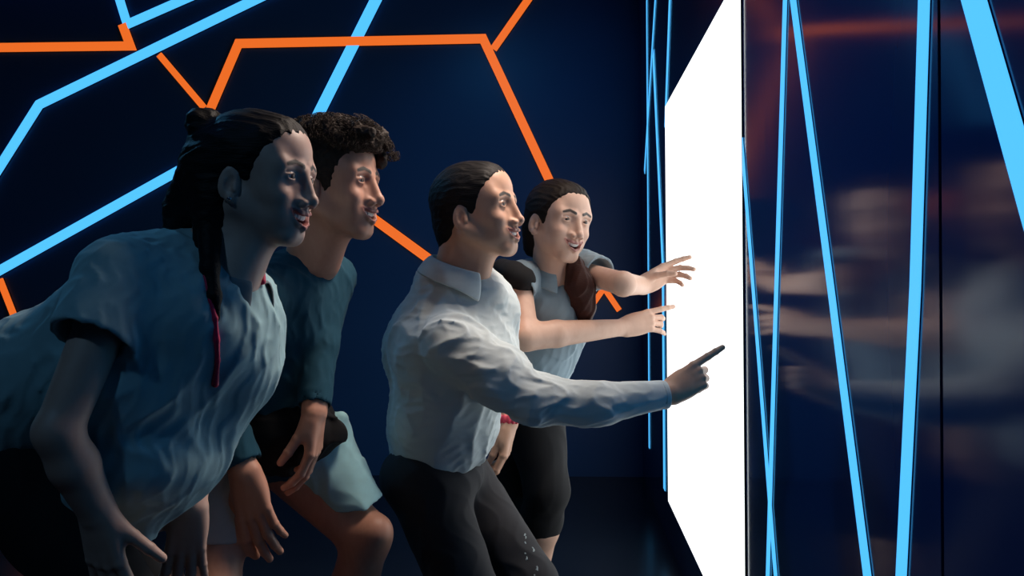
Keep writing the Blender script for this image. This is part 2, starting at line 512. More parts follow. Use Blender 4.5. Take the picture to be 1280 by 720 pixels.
def shoe(name, ank, d, mat, sole, parent, base):
    d = nrm(np.array([d[0], d[1], 0])); l = np.array([-d[1], d[0], 0]); z = np.array([0, 0, 1.0])
    g = np.array([ank[0], ank[1], 0]); R = np.stack([d, l, z])
    F = Field(); F.ell(g+d*.0+z*.055, (.055, .038, .055), R); F.ell(g+d*.10+z*.04, (.095, .044, .036), R, .03)
    F.cone(g+z*.06, g+z*.115-d*.005, .038, .042, .02); F.plane(g+z*.022, -z)
    o = build(name, F, .005, mat, parent, base)
    S = Field(); S.ell(g+d*.055+z*.014, (.150, .048, .03), R); S.plane(g+z*.028, z); S.plane(g+z*.002, -z)
    build('sole', S, .005, sole, o, base)
# ------------------------------------------------------------------ materials of the place
M = {}
M['eye'] = None
def _eye():
    m, nt, b = newmat('eye'); at = nt.nodes.new('ShaderNodeAttribute'); at.attribute_name = 'tone'
    nt.links.new(at.outputs['Color'], b.inputs['Base Color']); b.inputs['Roughness'].default_value = .08; return m
M['eye'] = _eye()
M['teeth'] = mat_plain('teeth', (.80, .77, .70), .25)
M['skin'] = mat_skin('skin')
M['blue'] = mat_emit('blue_light', (.075, .47, 1.0), 1.25)
M['orange'] = mat_emit('orange_light', (1.0, .18, .022), .86)
M['channel'] = mat_plain('channel', (.010, .013, .02), .4, .6)

def mat_wall():
    m, nt, b = newmat('dark_blue_paint')
    b.inputs['Roughness'].default_value = .38
    b.inputs['Specular IOR Level'].default_value = .35
    tc = nt.nodes.new('ShaderNodeTexCoord')
    nz = nt.nodes.new('ShaderNodeTexNoise'); nz.inputs['Scale'].default_value = 1.3; nz.inputs['Detail'].default_value = 3
    rp = nt.nodes.new('ShaderNodeValToRGB')
    rp.color_ramp.elements[0].color = (.012, .050, .15, 1); rp.color_ramp.elements[1].color = (.018, .075, .21, 1)
    nt.links.new(tc.outputs['Object'], nz.inputs['Vector']); nt.links.new(nz.outputs['Fac'], rp.inputs[0]); nt.links.new(rp.outputs[0], b.inputs['Base Color'])
    return m
def mat_gloss():
    m, nt, b = newmat('glossy_dark_panel')
    b.inputs['Base Color'].default_value = (.010, .050, .16, 1)
    b.inputs['Specular Tint'].default_value = (.50, .78, 1, 1)
    b.inputs['Roughness'].default_value = .12
    b.inputs['IOR'].default_value = 1.65
    b.inputs['Anisotropic'].default_value = .55
    tg = nt.nodes.new('ShaderNodeTangent'); tg.direction_type = 'RADIAL'; tg.axis = 'Z'; nt.links.new(tg.outputs[0], b.inputs['Tangent'])
    tc = nt.nodes.new('ShaderNodeTexCoord'); mp = nt.nodes.new('ShaderNodeMapping'); mp.inputs['Scale'].default_value = (1, 3, .35)
    nz = nt.nodes.new('ShaderNodeTexNoise'); nz.inputs['Scale'].default_value = 5; nz.inputs['Detail'].default_value = 2
    bp = nt.nodes.new('ShaderNodeBump'); bp.inputs['Strength'].default_value = .02; bp.inputs['Distance'].default_value = .01
    nt.links.new(tc.outputs['Object'], mp.inputs[0]); nt.links.new(mp.outputs[0], nz.inputs['Vector']); nt.links.new(nz.outputs['Fac'], bp.inputs['Height']); nt.links.new(bp.outputs[0], b.inputs['Normal'])
    return m
def mat_floor():
    m, nt, b = newmat('dark_floor')
    b.inputs['Roughness'].default_value = .22; b.inputs['Specular IOR Level'].default_value = .4
    tc = nt.nodes.new('ShaderNodeTexCoord'); nz = nt.nodes.new('ShaderNodeTexNoise'); nz.inputs['Scale'].default_value = 6; nz.inputs['Detail'].default_value = 6
    rp = nt.nodes.new('ShaderNodeValToRGB'); rp.color_ramp.elements[0].color = (.006, .010, .018, 1); rp.color_ramp.elements[1].color = (.014, .022, .035, 1)
    nt.links.new(tc.outputs['Object'], nz.inputs['Vector']); nt.links.new(nz.outputs['Fac'], rp.inputs[0]); nt.links.new(rp.outputs[0], b.inputs['Base Color'])
    return m
M['wall'] = mat_wall(); M['gloss'] = mat_gloss(); M['floor'] = mat_floor()
M['ceiling'] = mat_plain('ceiling_paint', (.012, .02, .05), .7)
M['seam'] = mat_plain('seam_black', (.002, .002, .003), .6)

# ------------------------------------------------------------------ room
XL, YF, ZC = -4.2, -3.2, 3.1
def struct(name, lo, hi, mat):
    v, f = boxmesh(lo, hi); o = link_mesh(name, v, f, mat, smooth=False); o['kind'] = 'structure'; return o
struct('floor', (XL-.1, YF-.1, -.1), (D_WALL+.15, Z_BACK+.15, 0), M['floor'])
struct('ceiling', (XL-.1, YF-.1, ZC), (D_WALL+.15, Z_BACK+.15, ZC+.1), M['ceiling'])
struct('wall_back', (XL-.1, Z_BACK, 0), (D_WALL+.15, Z_BACK+.15, ZC), M['wall'])
struct('wall_left', (XL-.1, YF-.1, 0), (XL, Z_BACK, ZC), M['wall'])
struct('wall_front', (XL, YF-.1, 0), (D_WALL, YF, ZC), M['wall'])
ys = on_right(1176, 360)[1]
struct('wall_right', (D_WALL, ys+.004, 0), (D_WALL+.15, Z_BACK, ZC), M['gloss'])
w2 = struct('wall_right_near', (D_WALL, YF-.1, 0), (D_WALL+.15, ys-.004, ZC), M['gloss'])
struct('trim_1', (D_WALL+.01, ys-.004, 0), (D_WALL+.15, ys+.004, ZC), M['seam'])

# ------------------------------------------------------------------ light strips
def strip(name, pts, wid, n, mat, label, group, depth=.012, cat='light strip'):
    """mitred strip along world points lying in a plane with inward normal n"""
    pts = [np.asarray(p, float) for p in pts]; n = np.asarray(n, float)
    t = empty(name, pts[0], label, cat, group)
    def prism(w, d0, d1):
        vs, fs = [], []
        k = len(pts)
        for i, p in enumerate(pts):
            a = nrm(pts[i]-pts[i-1]) if i else None
            b = nrm(pts[i+1]-pts[i]) if i < k-1 else None
            if a is None: m = np.cross(n, b); s = 1
            elif b is None: m = np.cross(n, a); s = 1
            else:
                ma, mb = np.cross(n, a), np.cross(n, b); m = nrm(ma+mb); s = min(1/max(m@ma, .2), 3.0)
            for sg, d in ((-1, d0), (1, d0), (1, d1), (-1, d1)):
                vs.append(p+m*sg*s*w/2+n*d)
        for i in range(k-1):
            for j in range(4):
                fs.append((i*4+j, i*4+(j+1) % 4, (i+1)*4+(j+1) % 4, (i+1)*4+j))
        fs.append((0, 3, 2, 1)); e = (k-1)*4; fs.append((e, e+1, e+2, e+3))
        return vs, fs
    v, f = prism(wid+(.008 if depth > .005 else .001), .0003, .004 if depth > .005 else .001); c = link_mesh('channel', v, f, M['channel'], t, pts[0], smooth=False)
    v, f = prism(wid, .004 if depth > .005 else .001, .004+depth if depth > .005 else .003); d = link_mesh('diffuser', v, f, mat, t, pts[0], smooth=False)
    for o in (c, d):
        import bmesh
        bm = bmesh.new(); bm.from_mesh(o.data); bmesh.ops.recalc_face_normals(bm, faces=bm.faces); bm.to_mesh(o.data); bm.free()
    return t
NB = (0, -1, 0); NR = (-1, 0, 0)
def extend(a, b):
    """carry the strip on past b (away from a) until floor, ceiling or 0.35 m further"""
    d = nrm(np.asarray(b)-np.asarray(a)); L = .35
    if d[2] > 0: L = min(L, (2.9-b[2])/d[2])
    if d[2] < 0: L = min(L, (.12-b[2])/d[2])
    return np.asarray(b)+d*max(L, 0)
def carry(w, pts):
    inside = lambda p: 0 <= p[0] <= 1280 and 0 <= p[1] <= 720
    if not inside(pts[0]): w[0] = extend(w[1], w[0])
    if not inside(pts[-1]): w[-1] = extend(w[-2], w[-1])
    return w
def bs(pts, px, mat, label, group):
    strip('light_strip', carry([on_back(*p) for p in pts], pts), px*Z_BACK/F_PX, NB, M[mat], label, group, depth=.013 if mat == 'orange' else .010)
GO, GB, GR = 'orange light strips on the back wall', 'blue light strips on the back wall', 'blue light strips on the glossy right wall'
bs([(-120, 61.5), (164, 58), (154, 31)], 11, 'orange', 'orange strip running in from the left edge with a short upward spur', GO)
bs([(200, 69), (256, 135)], 8, 'orange', 'short thin orange strip slanting down to the first woman\'s hair bun', GO)
bs([(263, 139), (299, 55), (604, 49), (699, 252)], 11, 'orange', 'long orange strip bent like a hexagon top above the group', GO)
bs([(680, -28), (617, 62)], 9, 'orange', 'short orange strip rising to the top edge from the hexagon corner', GO)
bs([(438, 252), (560, 341)], 12, 'orange', 'orange strip slanting behind the curly haired man and the pullover wearer', GO)
bs([(1, 349), (28, 418), (50, 468)], 8, 'orange', 'short orange strip dropping at the left edge behind the stooping woman', GO)
bs([(734, 390), (755, 360), (774, 388)], 7, 'orange', 'tiny orange strip bent to a peak below the raised arm of the ponytailed person', GO)
bs([(140, -34), (160, 31), (290, -26)], 11, 'blue', 'blue strip forming a small V at the top left edge', GB)
bs([(390, -34), (50, 131), (-60, 305)], 12, 'blue', 'long blue strip bending down at its left end', GB)
bs([(-60, 372), (232, 209)], 12, 'blue', 'straight blue strip ending at the first woman\'s hair', GB)
bs([(488, -35), (384, 172)], 14, 'blue', 'steep blue strip ending above the curly haired man', GB)
def rs(pts, wid, label, group=GR):
    strip('light_strip', carry([on_right(*p) for p in pts], pts), wid, NR, M['blue'], label, group, depth=.002)
rs([(919, 60), (969, 700), (973, 745)], .024, 'thin blue strip right beside the white screen, leaning right')
rs([(983.5, -30), (960, 745)], .026, 'thin nearly upright blue strip crossing the one beside the screen')
rs([(990, -20), (1040, 360), (1089, 745)], .030, 'blue strip leaning right, third from the white screen')
rs([(1158, -30), (1146, 360), (1127, 745)], .030, 'wide nearly upright blue strip just left of the black seam')
rs([(1208, -40), (1310, 320)], .040, 'widest blue strip slanting out at the right edge')
rs([(808.5, -60), (812, 560)], .04, 'thin blue strip at the far corner, closest to the back wall')
rs([(822, -40), (806, 215)], .04, 'short slanted blue strip beyond the screen near the far corner')
rs([(840, -60), (832, 160)], .05, 'thin blue strip beyond the screen, upper one against its edge')
rs([(817, 66), (829, 330), (831, 612)], .06, 'long thin blue strip right behind the far edge of the screen')

M['deep'] = mat_emit('added_deep_blue_light', (.015, .16, 1.0), 3.0)  # added glow above the frame: blue for the wall top and glossy reflections
strip('light_strip', [(XL+.3, Z_BACK, 3.02), (D_WALL-.1, Z_BACK, 3.02)], .06, NB, M['deep'], 'added unseen long deep blue strip along the top of the back wall under the ceiling', 'added unseen deep blue strips under the ceiling')
# ------------------------------------------------------------------ big white screen
yfar = on_right(835, 380)[1]; ynear = on_right(930.5, 360)[1]
zt = on_right(834.5, 131)[2]; zb = on_right(836.5, 625)[2]
sc0 = np.array([D_WALL, (yfar+ynear)/2, zb])
scr = empty('display_screen', sc0, 'large upright blank white glowing screen on the right wall', 'screen')
v, f = boxmesh((D_WALL-.004, ynear-.001, zb-.001), (D_WALL-.0005, yfar+.001, zt+.001)); o = link_mesh('housing', v, f, M['channel'], scr, sc0, smooth=False)
def mat_screen():
    m, nt, b = newmat('white_screen')
    tc = nt.nodes.new('ShaderNodeTexCoord'); mp = nt.nodes.new('ShaderNodeMapping'); mp.inputs['Scale'].default_value = (1, 1, .02)
    nz = nt.nodes.new('ShaderNodeTexNoise'); nz.inputs['Scale'].default_value = 7; nz.inputs['Detail'].default_value = 3
    rp = nt.nodes.new('ShaderNodeValToRGB'); rp.color_ramp.elements[0].color = (.86, .93, .95, 1); rp.color_ramp.elements[1].color = (.97, 1, .98, 1)
    nt.links.new(tc.outputs['Object'], mp.inputs[0]); nt.links.new(mp.outputs[0], nz.inputs['Vector']); nt.links.new(nz.outputs['Fac'], rp.inputs[0])
    nt.links.new(rp.outputs[0], b.inputs['Emission Color']); b.inputs['Emission Strength'].default_value = SCREEN
    b.inputs['Base Color'].default_value = (.1, .1, .1, 1); b.inputs['Roughness'].default_value = .5
    return m
SCREEN = 1.8
v, f = boxmesh((D_WALL-.006, ynear, zb), (D_WALL-.004, yfar, zt)); link_mesh('display_face', v, f, mat_screen(), scr, sc0, smooth=False)

# ------------------------------------------------------------------ camera and added spot lights
cam = bpy.data.cameras.new('camera'); cam.sensor_width = 36; cam.lens = F_PX*36/1280; cam.clip_start = .05
co = bpy.data.objects.new('camera', cam); COL.objects.link(co)
from mathutils import Matrix
co.matrix_world = Matrix(((RT[0], UP[0], -FW[0], CAM[0]), (RT[1], UP[1], -FW[1], CAM[1]), (RT[2], UP[2], -FW[2], CAM[2]), (0, 0, 0, 1)))
bpy.context.scene.camera = co
def spot(loc, target, power, col, size=55, blend=.8, rad=.06):
    l = bpy.data.lights.new('added_spot', 'SPOT'); l.energy = power; l.color = col; l.spot_size = math.radians(size); l.spot_blend = blend; l.shadow_soft_size = rad
    o = bpy.data.objects.new('added_spot', l); COL.objects.link(o); o.location = loc
    d = Vector(target)-Vector(loc); o.rotation_euler = d.to_track_quat('-Z', 'Y').to_euler(); return o
w = bpy.data.worlds.new('world'); bpy.context.scene.world = w; w.use_nodes = True
w.node_tree.nodes['Background'].inputs[0].default_value = (.01, .03, .08, 1); w.node_tree.nodes['Background'].inputs[1].default_value = .0
vs = bpy.context.scene.view_settings; vs.view_transform = 'Standard'; vs.look = 'None'; vs.gamma = 1; vs.exposure = 0.0; vs.use_curve_mapping = False
Z3 = np.array([0, 0, 1.0])
HAIRB = mat_hair('black_hair', (.010, .008, .008)); HAIRD = mat_hair('dark_brown_hair', (.018, .011, .008)); HAIRR = mat_hair('red_brown_hair', (.045, .014, .010)); HAIRM = mat_hair('curly_brown_hair', (.035, .022, .016))
T_GREY = mat_cloth('grey_blue_jersey', (.34, .55, .60), sheen=.1); T_TEAL = mat_cloth('dark_teal_jersey', (.003, .062, .105), sheen=0); T_LIGHT = mat_cloth('pale_grey_sweat', (.60, .67, .68)); T_DENIM = mat_cloth('slate_polo', (.26, .35, .41))
BLACK = mat_cloth('black_cloth', (.004, .004, .006), sheen=0); CHAR = mat_cloth('charcoal_cloth', (.022, .022, .027), sheen=0); AQUA = mat_cloth('pale_aqua_cloth', (.46, .82, .86)); GREYSH = mat_cloth('pale_grey_cloth', (.50, .50, .49)); COLLAR = mat_cloth('grey_collar', (.14, .19, .22))
RED = mat_plain('red_cord', (.75, .02, .10), .5); PINK = mat_plain('red_wristband', (.80, .07, .12), .4); SOLE = mat_plain('shoe_sole', (.5, .5, .5), .6); SHOE = mat_plain('shoe_fabric', (.03, .03, .04), .7)
ORSOCK = mat_plain('orange_sock_edge', (.55, .16, .07), .8); METAL = mat_plain('earring_metal', (.8, .8, .82), .2, 1)
SCUFF = mat_plain('pale_print', (.30, .36, .38), .8)
RH, RHD, RB, RC = QH, QD, QB, QC

def hit(f, px, py, z0=1.0, z1=3.4, off=0.0):
    """nearest point of a field's surface along the sight line (px, py), raised by off along the line"""
    zs = np.arange(z0, z1, .004)
    X = np.array([P(px, py, z) for z in zs]); d = f.ev(X)
    i = int(np.argmax(d < 0)) if (d < 0).any() else int(np.argmin(d))
    return P(px, py, zs[i]-off)
def body(F, t, base, fine, cols):
    """one mesh: coarse field plus finer regions for the head and hands"""
    vs, qs, n = [], [], 0
    v, q = mesh_field(F, RB)
    bx = [(np.asarray(c)-r, np.asarray(c)+r, res) for c, r, res in fine]
    cen = v[q].mean(1); keep = np.ones(len(q), bool)
    for lo, hi, res in bx:
        keep &= ~((cen > lo+RB*.6) & (cen < hi-RB*.6)).all(1)
    q = q[keep]; used = np.unique(q); mp = np.full(len(v), -1); mp[used] = np.arange(len(used))
    vs.append(v[used]); qs.append(mp[q]); n = len(used)
    for lo, hi, res in bx:
        v, q = mesh_field(F, res, lo, hi); vs.append(v); qs.append(q+n); n += len(v)
    v = np.concatenate(vs); q = np.concatenate(qs)
    return link_mesh('body', v, q, M['skin'], t, base, cols=cols(v))
def tube(name, pts, r, mat, t, base, res=.0022):
    f = Field(); f.chain(pts, [r]*len(pts) if np.isscalar(r) else r, .004); return build(name, f, res, mat, t, base)
def sleeve(F, a, b, ra, rb, k=.04, hollow=None, pre=None, flare=0):
    """sleeve cut square at b, optionally hollow at the cuff"""
    S = Field(); d = nrm(b-a)
    if pre is not None: S.chain(pre[0]+[a], pre[1]+[ra], .04)
    S.cone(a, b+d*.04, ra, rb, .02); S.plane(b, d, .004)
    if hollow: S.cone(b-d*.035, b+d*.05, hollow, hollow+.004, .004, 's')
    F.add(S, k)

# ================================================================== 1 stooping woman at the left
def person1():
    base = np.array([*P(120, 700, 1.45)[:2], 0])
    t = empty('person', base, 'person with hair bun and grey-blue short-sleeved shirt, stooping with hands on thighs at the left', 'person')
    h = Frame(P(324, 219, 1.42), V(.96, -.10, -.25), V(0.0, 1, 0), .96)
    F = Field(); head(F, h, smile=1.1, open_=1.15, squint=.75, nose=.95)
    F.cone(h.w(-.028, 0, -.050), P(262, 345, 1.43), .054, .060, .03)
    F.cone(h.w(.010, 0, -.085), P(288, 350, 1.40), .034, .050, .03)
    torso_ell(F, 235, 410, 1.45, 75, 60, .11)
    px_cone(F, (225, 410, 1.45), (60, 530, 1.50), 60, 60, .05)
    sh, el, wr = P(150, 350, 1.30), P(72, 540, 1.22), P(122, 640, 1.27)
    F.cone(sh, el, .040, .032, .02); F.cone(el, el+(wr-el)*.4, .033, .035, .012); F.cone(el+(wr-el)*.4, wr, .035, .026, .01)
    hand(F, wr, V(.12, -1, .10), V(.25, .1, .9), V(1, 0, 0), .93, ((10, 15, 10),)*4, (.16, .05, -.05, -.18), (.78, .60, .30, 0, 5))
    sh2, el2, wr2 = P(318, 390, 1.58), P(262, 525, 1.60), P(238, 632, 1.50)
    F.cone(sh2, el2, .044, .036, .02); F.cone(el2, wr2, .035, .025, .012)
    hand(F, wr2, V(-.12, -1, .05), V(-.2, .1, .95), V(-1, 0, .0), .95, ((8, 15, 10),)*4, (.12, .04, -.06, -.16), (.6, .75, .1, 0, 5))
    hip1, hip2 = P(30, 600, 1.47), P(20, 590, 1.66)
    kn1, kn2 = P(170, 790, 1.33), P(222, 785, 1.52)
    a1 = np.array([*P(60, 790, 1.45)[:2], .09]); a2 = np.array([*P(150, 790, 1.72)[:2], .09])
    leg_down(F, hip1, kn1, a1, .075, .055, .05, .036); leg_down(F, hip2, kn2, a2, .075, .055, .05, .036)
    F.cone(a1, a1-Z3*.03, .036, .03, .02); F.cone(a2, a2-Z3*.03, .036, .03, .02)
    body(F, t, base, [(h.w(.01, 0, -.02), .15, RHD), (wr-Z3*.07, .12, RH), (wr2-Z3*.07, .12, RH)],
         tone_fn(h, np.array([.64, .42, .34]), open_=1.15, smile=1.1, lips=(.42, .14, .13)))
    eyes(h, t, base, look=(0, -.1)); teeth(h, t, base, smile=1.1)
    # hair: swept back cap, half bun, loose lengths behind the neck and one lock in front
    H = hair_cap(h, .006, hl=-.004)
    px_cone(H, (262, 168, 1.42), (252, 158, 1.42), 20, 17, .015); H.ball(P(248, 150, 1.42), .020, .012); H.ball(P(262, 149, 1.43), .018, .01)
    px_cone(H, (262, 215, 1.42), (232, 262, 1.44), 38, 26, .04); px_cone(H, (236, 255, 1.44), (214, 282, 1.45), 24, 10, .02)
    px_cone(H, (268, 250, 1.39), (258, 318, 1.38), 26, 16, .03)
    H.disp(folds(5, .0016, 190, h.f, .12))
    hair = build('hair', H, .0028, HAIRB, t, base)
    tube('hair_tie', [P(262+14*math.cos(a), 163+3*math.sin(a)+0, 1.42-.022*math.sin(a)) for a in np.linspace(0, 6.28, 16)], .003, COLLAR, hair, base)
    # short-sleeved shirt hanging loose from the chest
    S = Field()
    torso_ell(S, 245, 392, 1.44, 92, 92, .165, 0)
    torso_ell(S, 302, 420, 1.47, 46, 78, .12, 6)
    torso_ell(S, 195, 480, 1.44, 118, 88, .175, 40)
    px_cone(S, (178, 355, 1.42), (40, 485, 1.48), 58, 72, .06)
    px_cone(S, (40, 480, 1.48), (10, 560, 1.5), 80, 75, .05)
    torso_ell(S, 190, 570, 1.42, 88, 62, .14, 0)
    px_cone(S, (183, 600, 1.40), (180, 668, 1.39), 52, 13, .05)
    px_cone(S, (130, 580, 1.40), (100, 655, 1.40), 40, 22, .05)
    px_cone(S, (150, 350, 1.36), (240, 330, 1.42), 52, 40, .04)
    px_cone(S, (300, 470, 1.46), (225, 600, 1.43), 38, 26, .05)
    S.disp(folds(11, .0025, 46, V(.5, 1, 0), .45)); 
    arm_dir = nrm(P(112, 430, 1.25)-P(150, 352, 1.31))
    sleeve(S, P(152, 350, 1.31), P(114, 426, 1.25), .068, .060, .035, hollow=.052)
    S.disp(folds(12, .0014, 120, V(.3, 1, 0), .3))
    S.cone(P(318, 322, 1.36), P(296, 372, 1.30), .024, .020, .012, 's')
    shirt = build('shirt', S, RC, T_GREY, t, base)
    # collar flap, collar band and cord lie on the shirt
    collar('collar', P(281, 352, 1.42), nrm(h.w(-.02, 0, -.06)-P(268, 362, 1.43)), h.f, .066, .024, .45, COLLAR, shirt, base, fold=.050)
    tube('collar_lining', [P(327, 338, 1.42), P(328, 352, 1.41)], .006, RED, shirt, base)
    tube('zip_cord', [hit(S, x, y, 1.0, 1.8, .003) for x, y in ((256, 345), (263, 375), (269, 398), (271, 425), (272, 450), (269, 480))], [.0035, .0035, .004, .0045, .004, .006], RED, shirt, base)
    L = Field(); L.chain([P(262, 290, 1.37), hit(S, 262, 335, 1.0, 1.8, .006), hit(S, 268, 370, 1.0, 1.8, .004), hit(S, 272, 400, 1.0, 1.8, .001)], [.020, .014, .010, .004], .01)
    L.disp(folds(3, .0004, 300, V(0, 1, 0), .04)); build('hair_lock', L, .0025, HAIRB, hair, base)
    e = Field(); p0 = h.w(.000, -.083, -.050); e.ball(p0, .0042); build('earring', e, .0012, METAL, t, base)
    T = Field(); T.cone(P(10, 580, 1.52), hip1, .13, .10, .05); T.cone(P(10, 580, 1.6), hip2, .13, .10, .05)
    leg_down(T, hip1, kn1, a1+Z3*.05, .092, .066, .060, .048); leg_down(T, hip2, kn2, a2+Z3*.05, .092, .066, .06, .048)
    T.disp(folds(21, .003, 30, Z3, .5)); build('trousers', T, RC, BLACK, t, base)
    for a in (a1, a2): shoe('shoe', a, FW*0+RT, SHOE, SOLE, t, base)

# ================================================================== 2 curly haired man
def person2():
    base = np.array([*P(360, 700, 1.85)[:2], 0])
    t = empty('person', base, 'person with curly brown hair, dark teal long-sleeved top and pale shorts, leaning in', 'person')
    h = Frame(P(417, 228, 1.80), V(.955, -.03, -.29), V(0.03, 1, 0), 1.0)
    F = Field(); head(F, h, jaw=1.08, smile=1.0, open_=.9, squint=.7, nose=1.1, chin=-.002)
    F.cone(h.w(-.028, 0, -.050), P(386, 332, 1.87), .056, .054, .03)
    F.cone(h.w(.010, 0, -.085), P(400, 326, 1.84), .036, .044, .03)
    torso_ell(F, 360, 408, 1.92, 38, 45, .08); px_cone(F, (356, 420, 1.92), (340, 540, 1.93), 36, 40, .05)
    el, wr = P(262, 490, 1.72), P(306, 590, 1.68)
    F.cone(P(320, 370, 1.70), el, .046, .040, .02); F.cone(el, wr, .040, .028, .012)
    hand(F, wr, V(.27, -1, -.05), V(.1, .1, .95), V(-1, 0, -.1), 1.02, ((8, 18, 12), (8, 18, 12), (9, 19, 12), (12, 22, 12)), (.10, .03, -.04, -.10), (.80, .35, .25, 10, 10), 1.05)
    el2, wr2 = P(398, 432, 1.84), P(393, 515, 1.76)
    F.cone(P(414, 352, 1.94), el2, .046, .038, .02); F.cone(el2, wr2, .038, .026, .012)
    hand(F, wr2, V(-.02, -1, 0), V(-.95, -.1, .1), V(.25, 0, -1), .98, ((22, 22, 12), (18, 22, 12), (20, 24, 12), (25, 25, 15)), (.08, .03, -.03, -.08), (.85, .30, .45, 5, 10), 1.0)
    hip1, kn1 = P(284, 560, 1.80), P(266, 745, 1.66)
    hip2, kn2 = P(350, 560, 1.98), P(458, 672, 1.90)
    a1 = np.array([*P(255, 760, 1.85)[:2], .09]); a2 = np.array([*P(400, 830, 2.0)[:2], .09])
    leg_down(F, hip1, kn1, a1, .062, .050, .055, .036); leg_down(F, hip2, kn2, a2, .085, .054, .055, .036, .025)
    F.ball(P(470, 664, 1.87), .034, .03)
    F.cone(a1, a1-Z3*.03, .036, .03, .02); F.cone(a2, a2-Z3*.03, .036, .03, .02)
    body(F, t, base, [(h.w(.01, 0, -.02), .15, RHD), (wr+V(.3, -1, 0)*.09, .115, RH), (wr2-Z3*.07, .115, RH)],
         tone_fn(h, np.array([.68, .34, .23]), open_=.9, smile=1.0, lips=(.48, .19, .16), beard=.25))
    eyes(h, t, base, look=(0, -.05)); teeth(h, t, base, smile=1.0)
    H = hair_cap(h, .006, hl=.002, vol=(.004, .002, .008))
    rs = np.random.RandomState(4)
    for i in range(150):
        a = rs.uniform(-1.25, 1.25); b = rs.uniform(-.3, 1.0)
        x = -.016+.100*math.cos(a*1.2)*0+(.115*b); y = .070*math.sin(a); r = 1-((x+.016)/.125)**2-(y/.088)**2
        if r < .02: continue
        z = .027+.098*math.sqrt(r)
        if x < -.02 and rs.rand() < .4: continue
        H.ball(h.w(x, y, z+rs.uniform(-.006, .008)), rs.uniform(.010, .017), .006)
    for i in range(26):
        y = rs.uniform(-.055, .055); H.ball(h.w(.088+rs.uniform(-.02, .020), y, .098+rs.uniform(-.020, .012)), rs.uniform(.010, .016), .006)
    H.disp(folds(8, .0022, 210, h.l, .6))
    hair = build('hair', H, .0028, HAIRM, t, base)
    # wiry curls standing off the mass
    vs, fs = [], []
    for i in range(1300):
        a = rs.uniform(-1.35, 1.35); x = rs.uniform(-.085, .108); y = .082*math.sin(a)*math.sqrt(max(0, 1-(x/.13)**2)); z = .027+.096*math.sqrt(max(.04, 1-((x+.016)/.13)**2-(y/.09)**2))
        if x > .05: z += .012
        p = h.w(x, y, z); o = nrm(h.w(x*1.0, y*1.6, z-.027)-h.c); s1 = nrm(np.cross(o, rs.randn(3))); s2 = np.cross(o, s1)
        R = rs.uniform(.005, .010); ph = rs.rand()*6.28; n0 = len(vs); K = 9
        for j in range(K):
            u = j/(K-1); q = p+o*(.012+.012*rs.rand()*0+.014*math.sin(u*3.1))+s1*R*math.cos(ph+u*5)+s2*R*math.sin(ph+u*5)
            w = .0007*(1-.5*u)
            for kx in range(3):
                an = kx*2.094; vs.append(q+w*(math.cos(an)*o+math.sin(an)*s1))
        for j in range(K-1):
            for kx in range(3): fs.append((n0+j*3+kx, n0+j*3+(kx+1) % 3, n0+(j+1)*3+(kx+1) % 3, n0+(j+1)*3+kx))
    link_mesh('hair_curls', vs, fs, HAIRM, t, base)
    S = Field()
    torso_ell(S, 366, 392, 1.89, 58, 78, .15); torso_ell(S, 343, 470, 1.90, 56, 70, .13)
    px_cone(S, (330, 365, 1.78), (412, 348, 1.94), 40, 32, .05)
    px_cone(S, (350, 480, 1.9), (335, 545, 1.9), 60, 58, .05)
    S.cone(h.w(.02, 0, -.06), P(404, 322, 1.82), .050, .040, .008, 's')
    S.disp(folds(31, .0034, 50, V(.3, 1, 0), .5))
    sleeve(S, el, P(304, 581, 1.685), .052, .036, .02, hollow=.030, pre=([P(322, 372, 1.72)], [.062]))
    sleeve(S, el2, P(393, 508, 1.766), .042, .033, .015, hollow=.028, pre=([P(410, 352, 1.93)], [.054]))
    S.disp(folds(32, .0012, 130, V(.3, 1, 0), .4))
    build('shirt', S, RC, T_TEAL, t, base)
    # dark jacket tied round the waist over the shorts
    J = Field(); torso_ell(J, 362, 535, 1.90, 56, 52, .15); px_cone(J, (365, 548, 1.86), (418, 540, 1.86), 42, 16, .04); px_cone(J, (300, 560, 1.82), (262, 600, 1.78), 40, 16, .03)
    J.disp(folds(33, .005, 60, V(1, -.3, 0), .5)); build('waist_wrap', J, RC, BLACK, t, base)
    L = Field(); L.cone(hip2, P(396, 562, 1.94), .09, .078, .03); G = Field(); G.cone(P(398, 562, 1.94), P(462, 655, 1.90), .082, .052, .03); hm = P(440, 628, 1.91); G.plane(hm, nrm(P(450, 668, 1.92)-P(438, 610, 1.90)), .004)
    L.add(G, .03); L.disp(folds(34, .003, 65, V(.6, -1, 0), .4))
    px_cone(L, (400, 560, 1.93), (427, 522, 1.92), 30, 7, .04)
    build('shorts', L, RC, AQUA, t, base)
    L = Field(); G = Field(); G.cone(hip1, P(269, 700, 1.69), .075, .056, .03); G.plane(P(270, 673, 1.70), V(-.05, -1, 0), .004); L.add(G); L.disp(folds(35, .002, 34, V(.1, -1, 0), .4))
    build('shorts_leg', L, RC, GREYSH, t, base)
    for a in (a1, a2): shoe('shoe', a, RT, SHOE, SOLE, t, base)

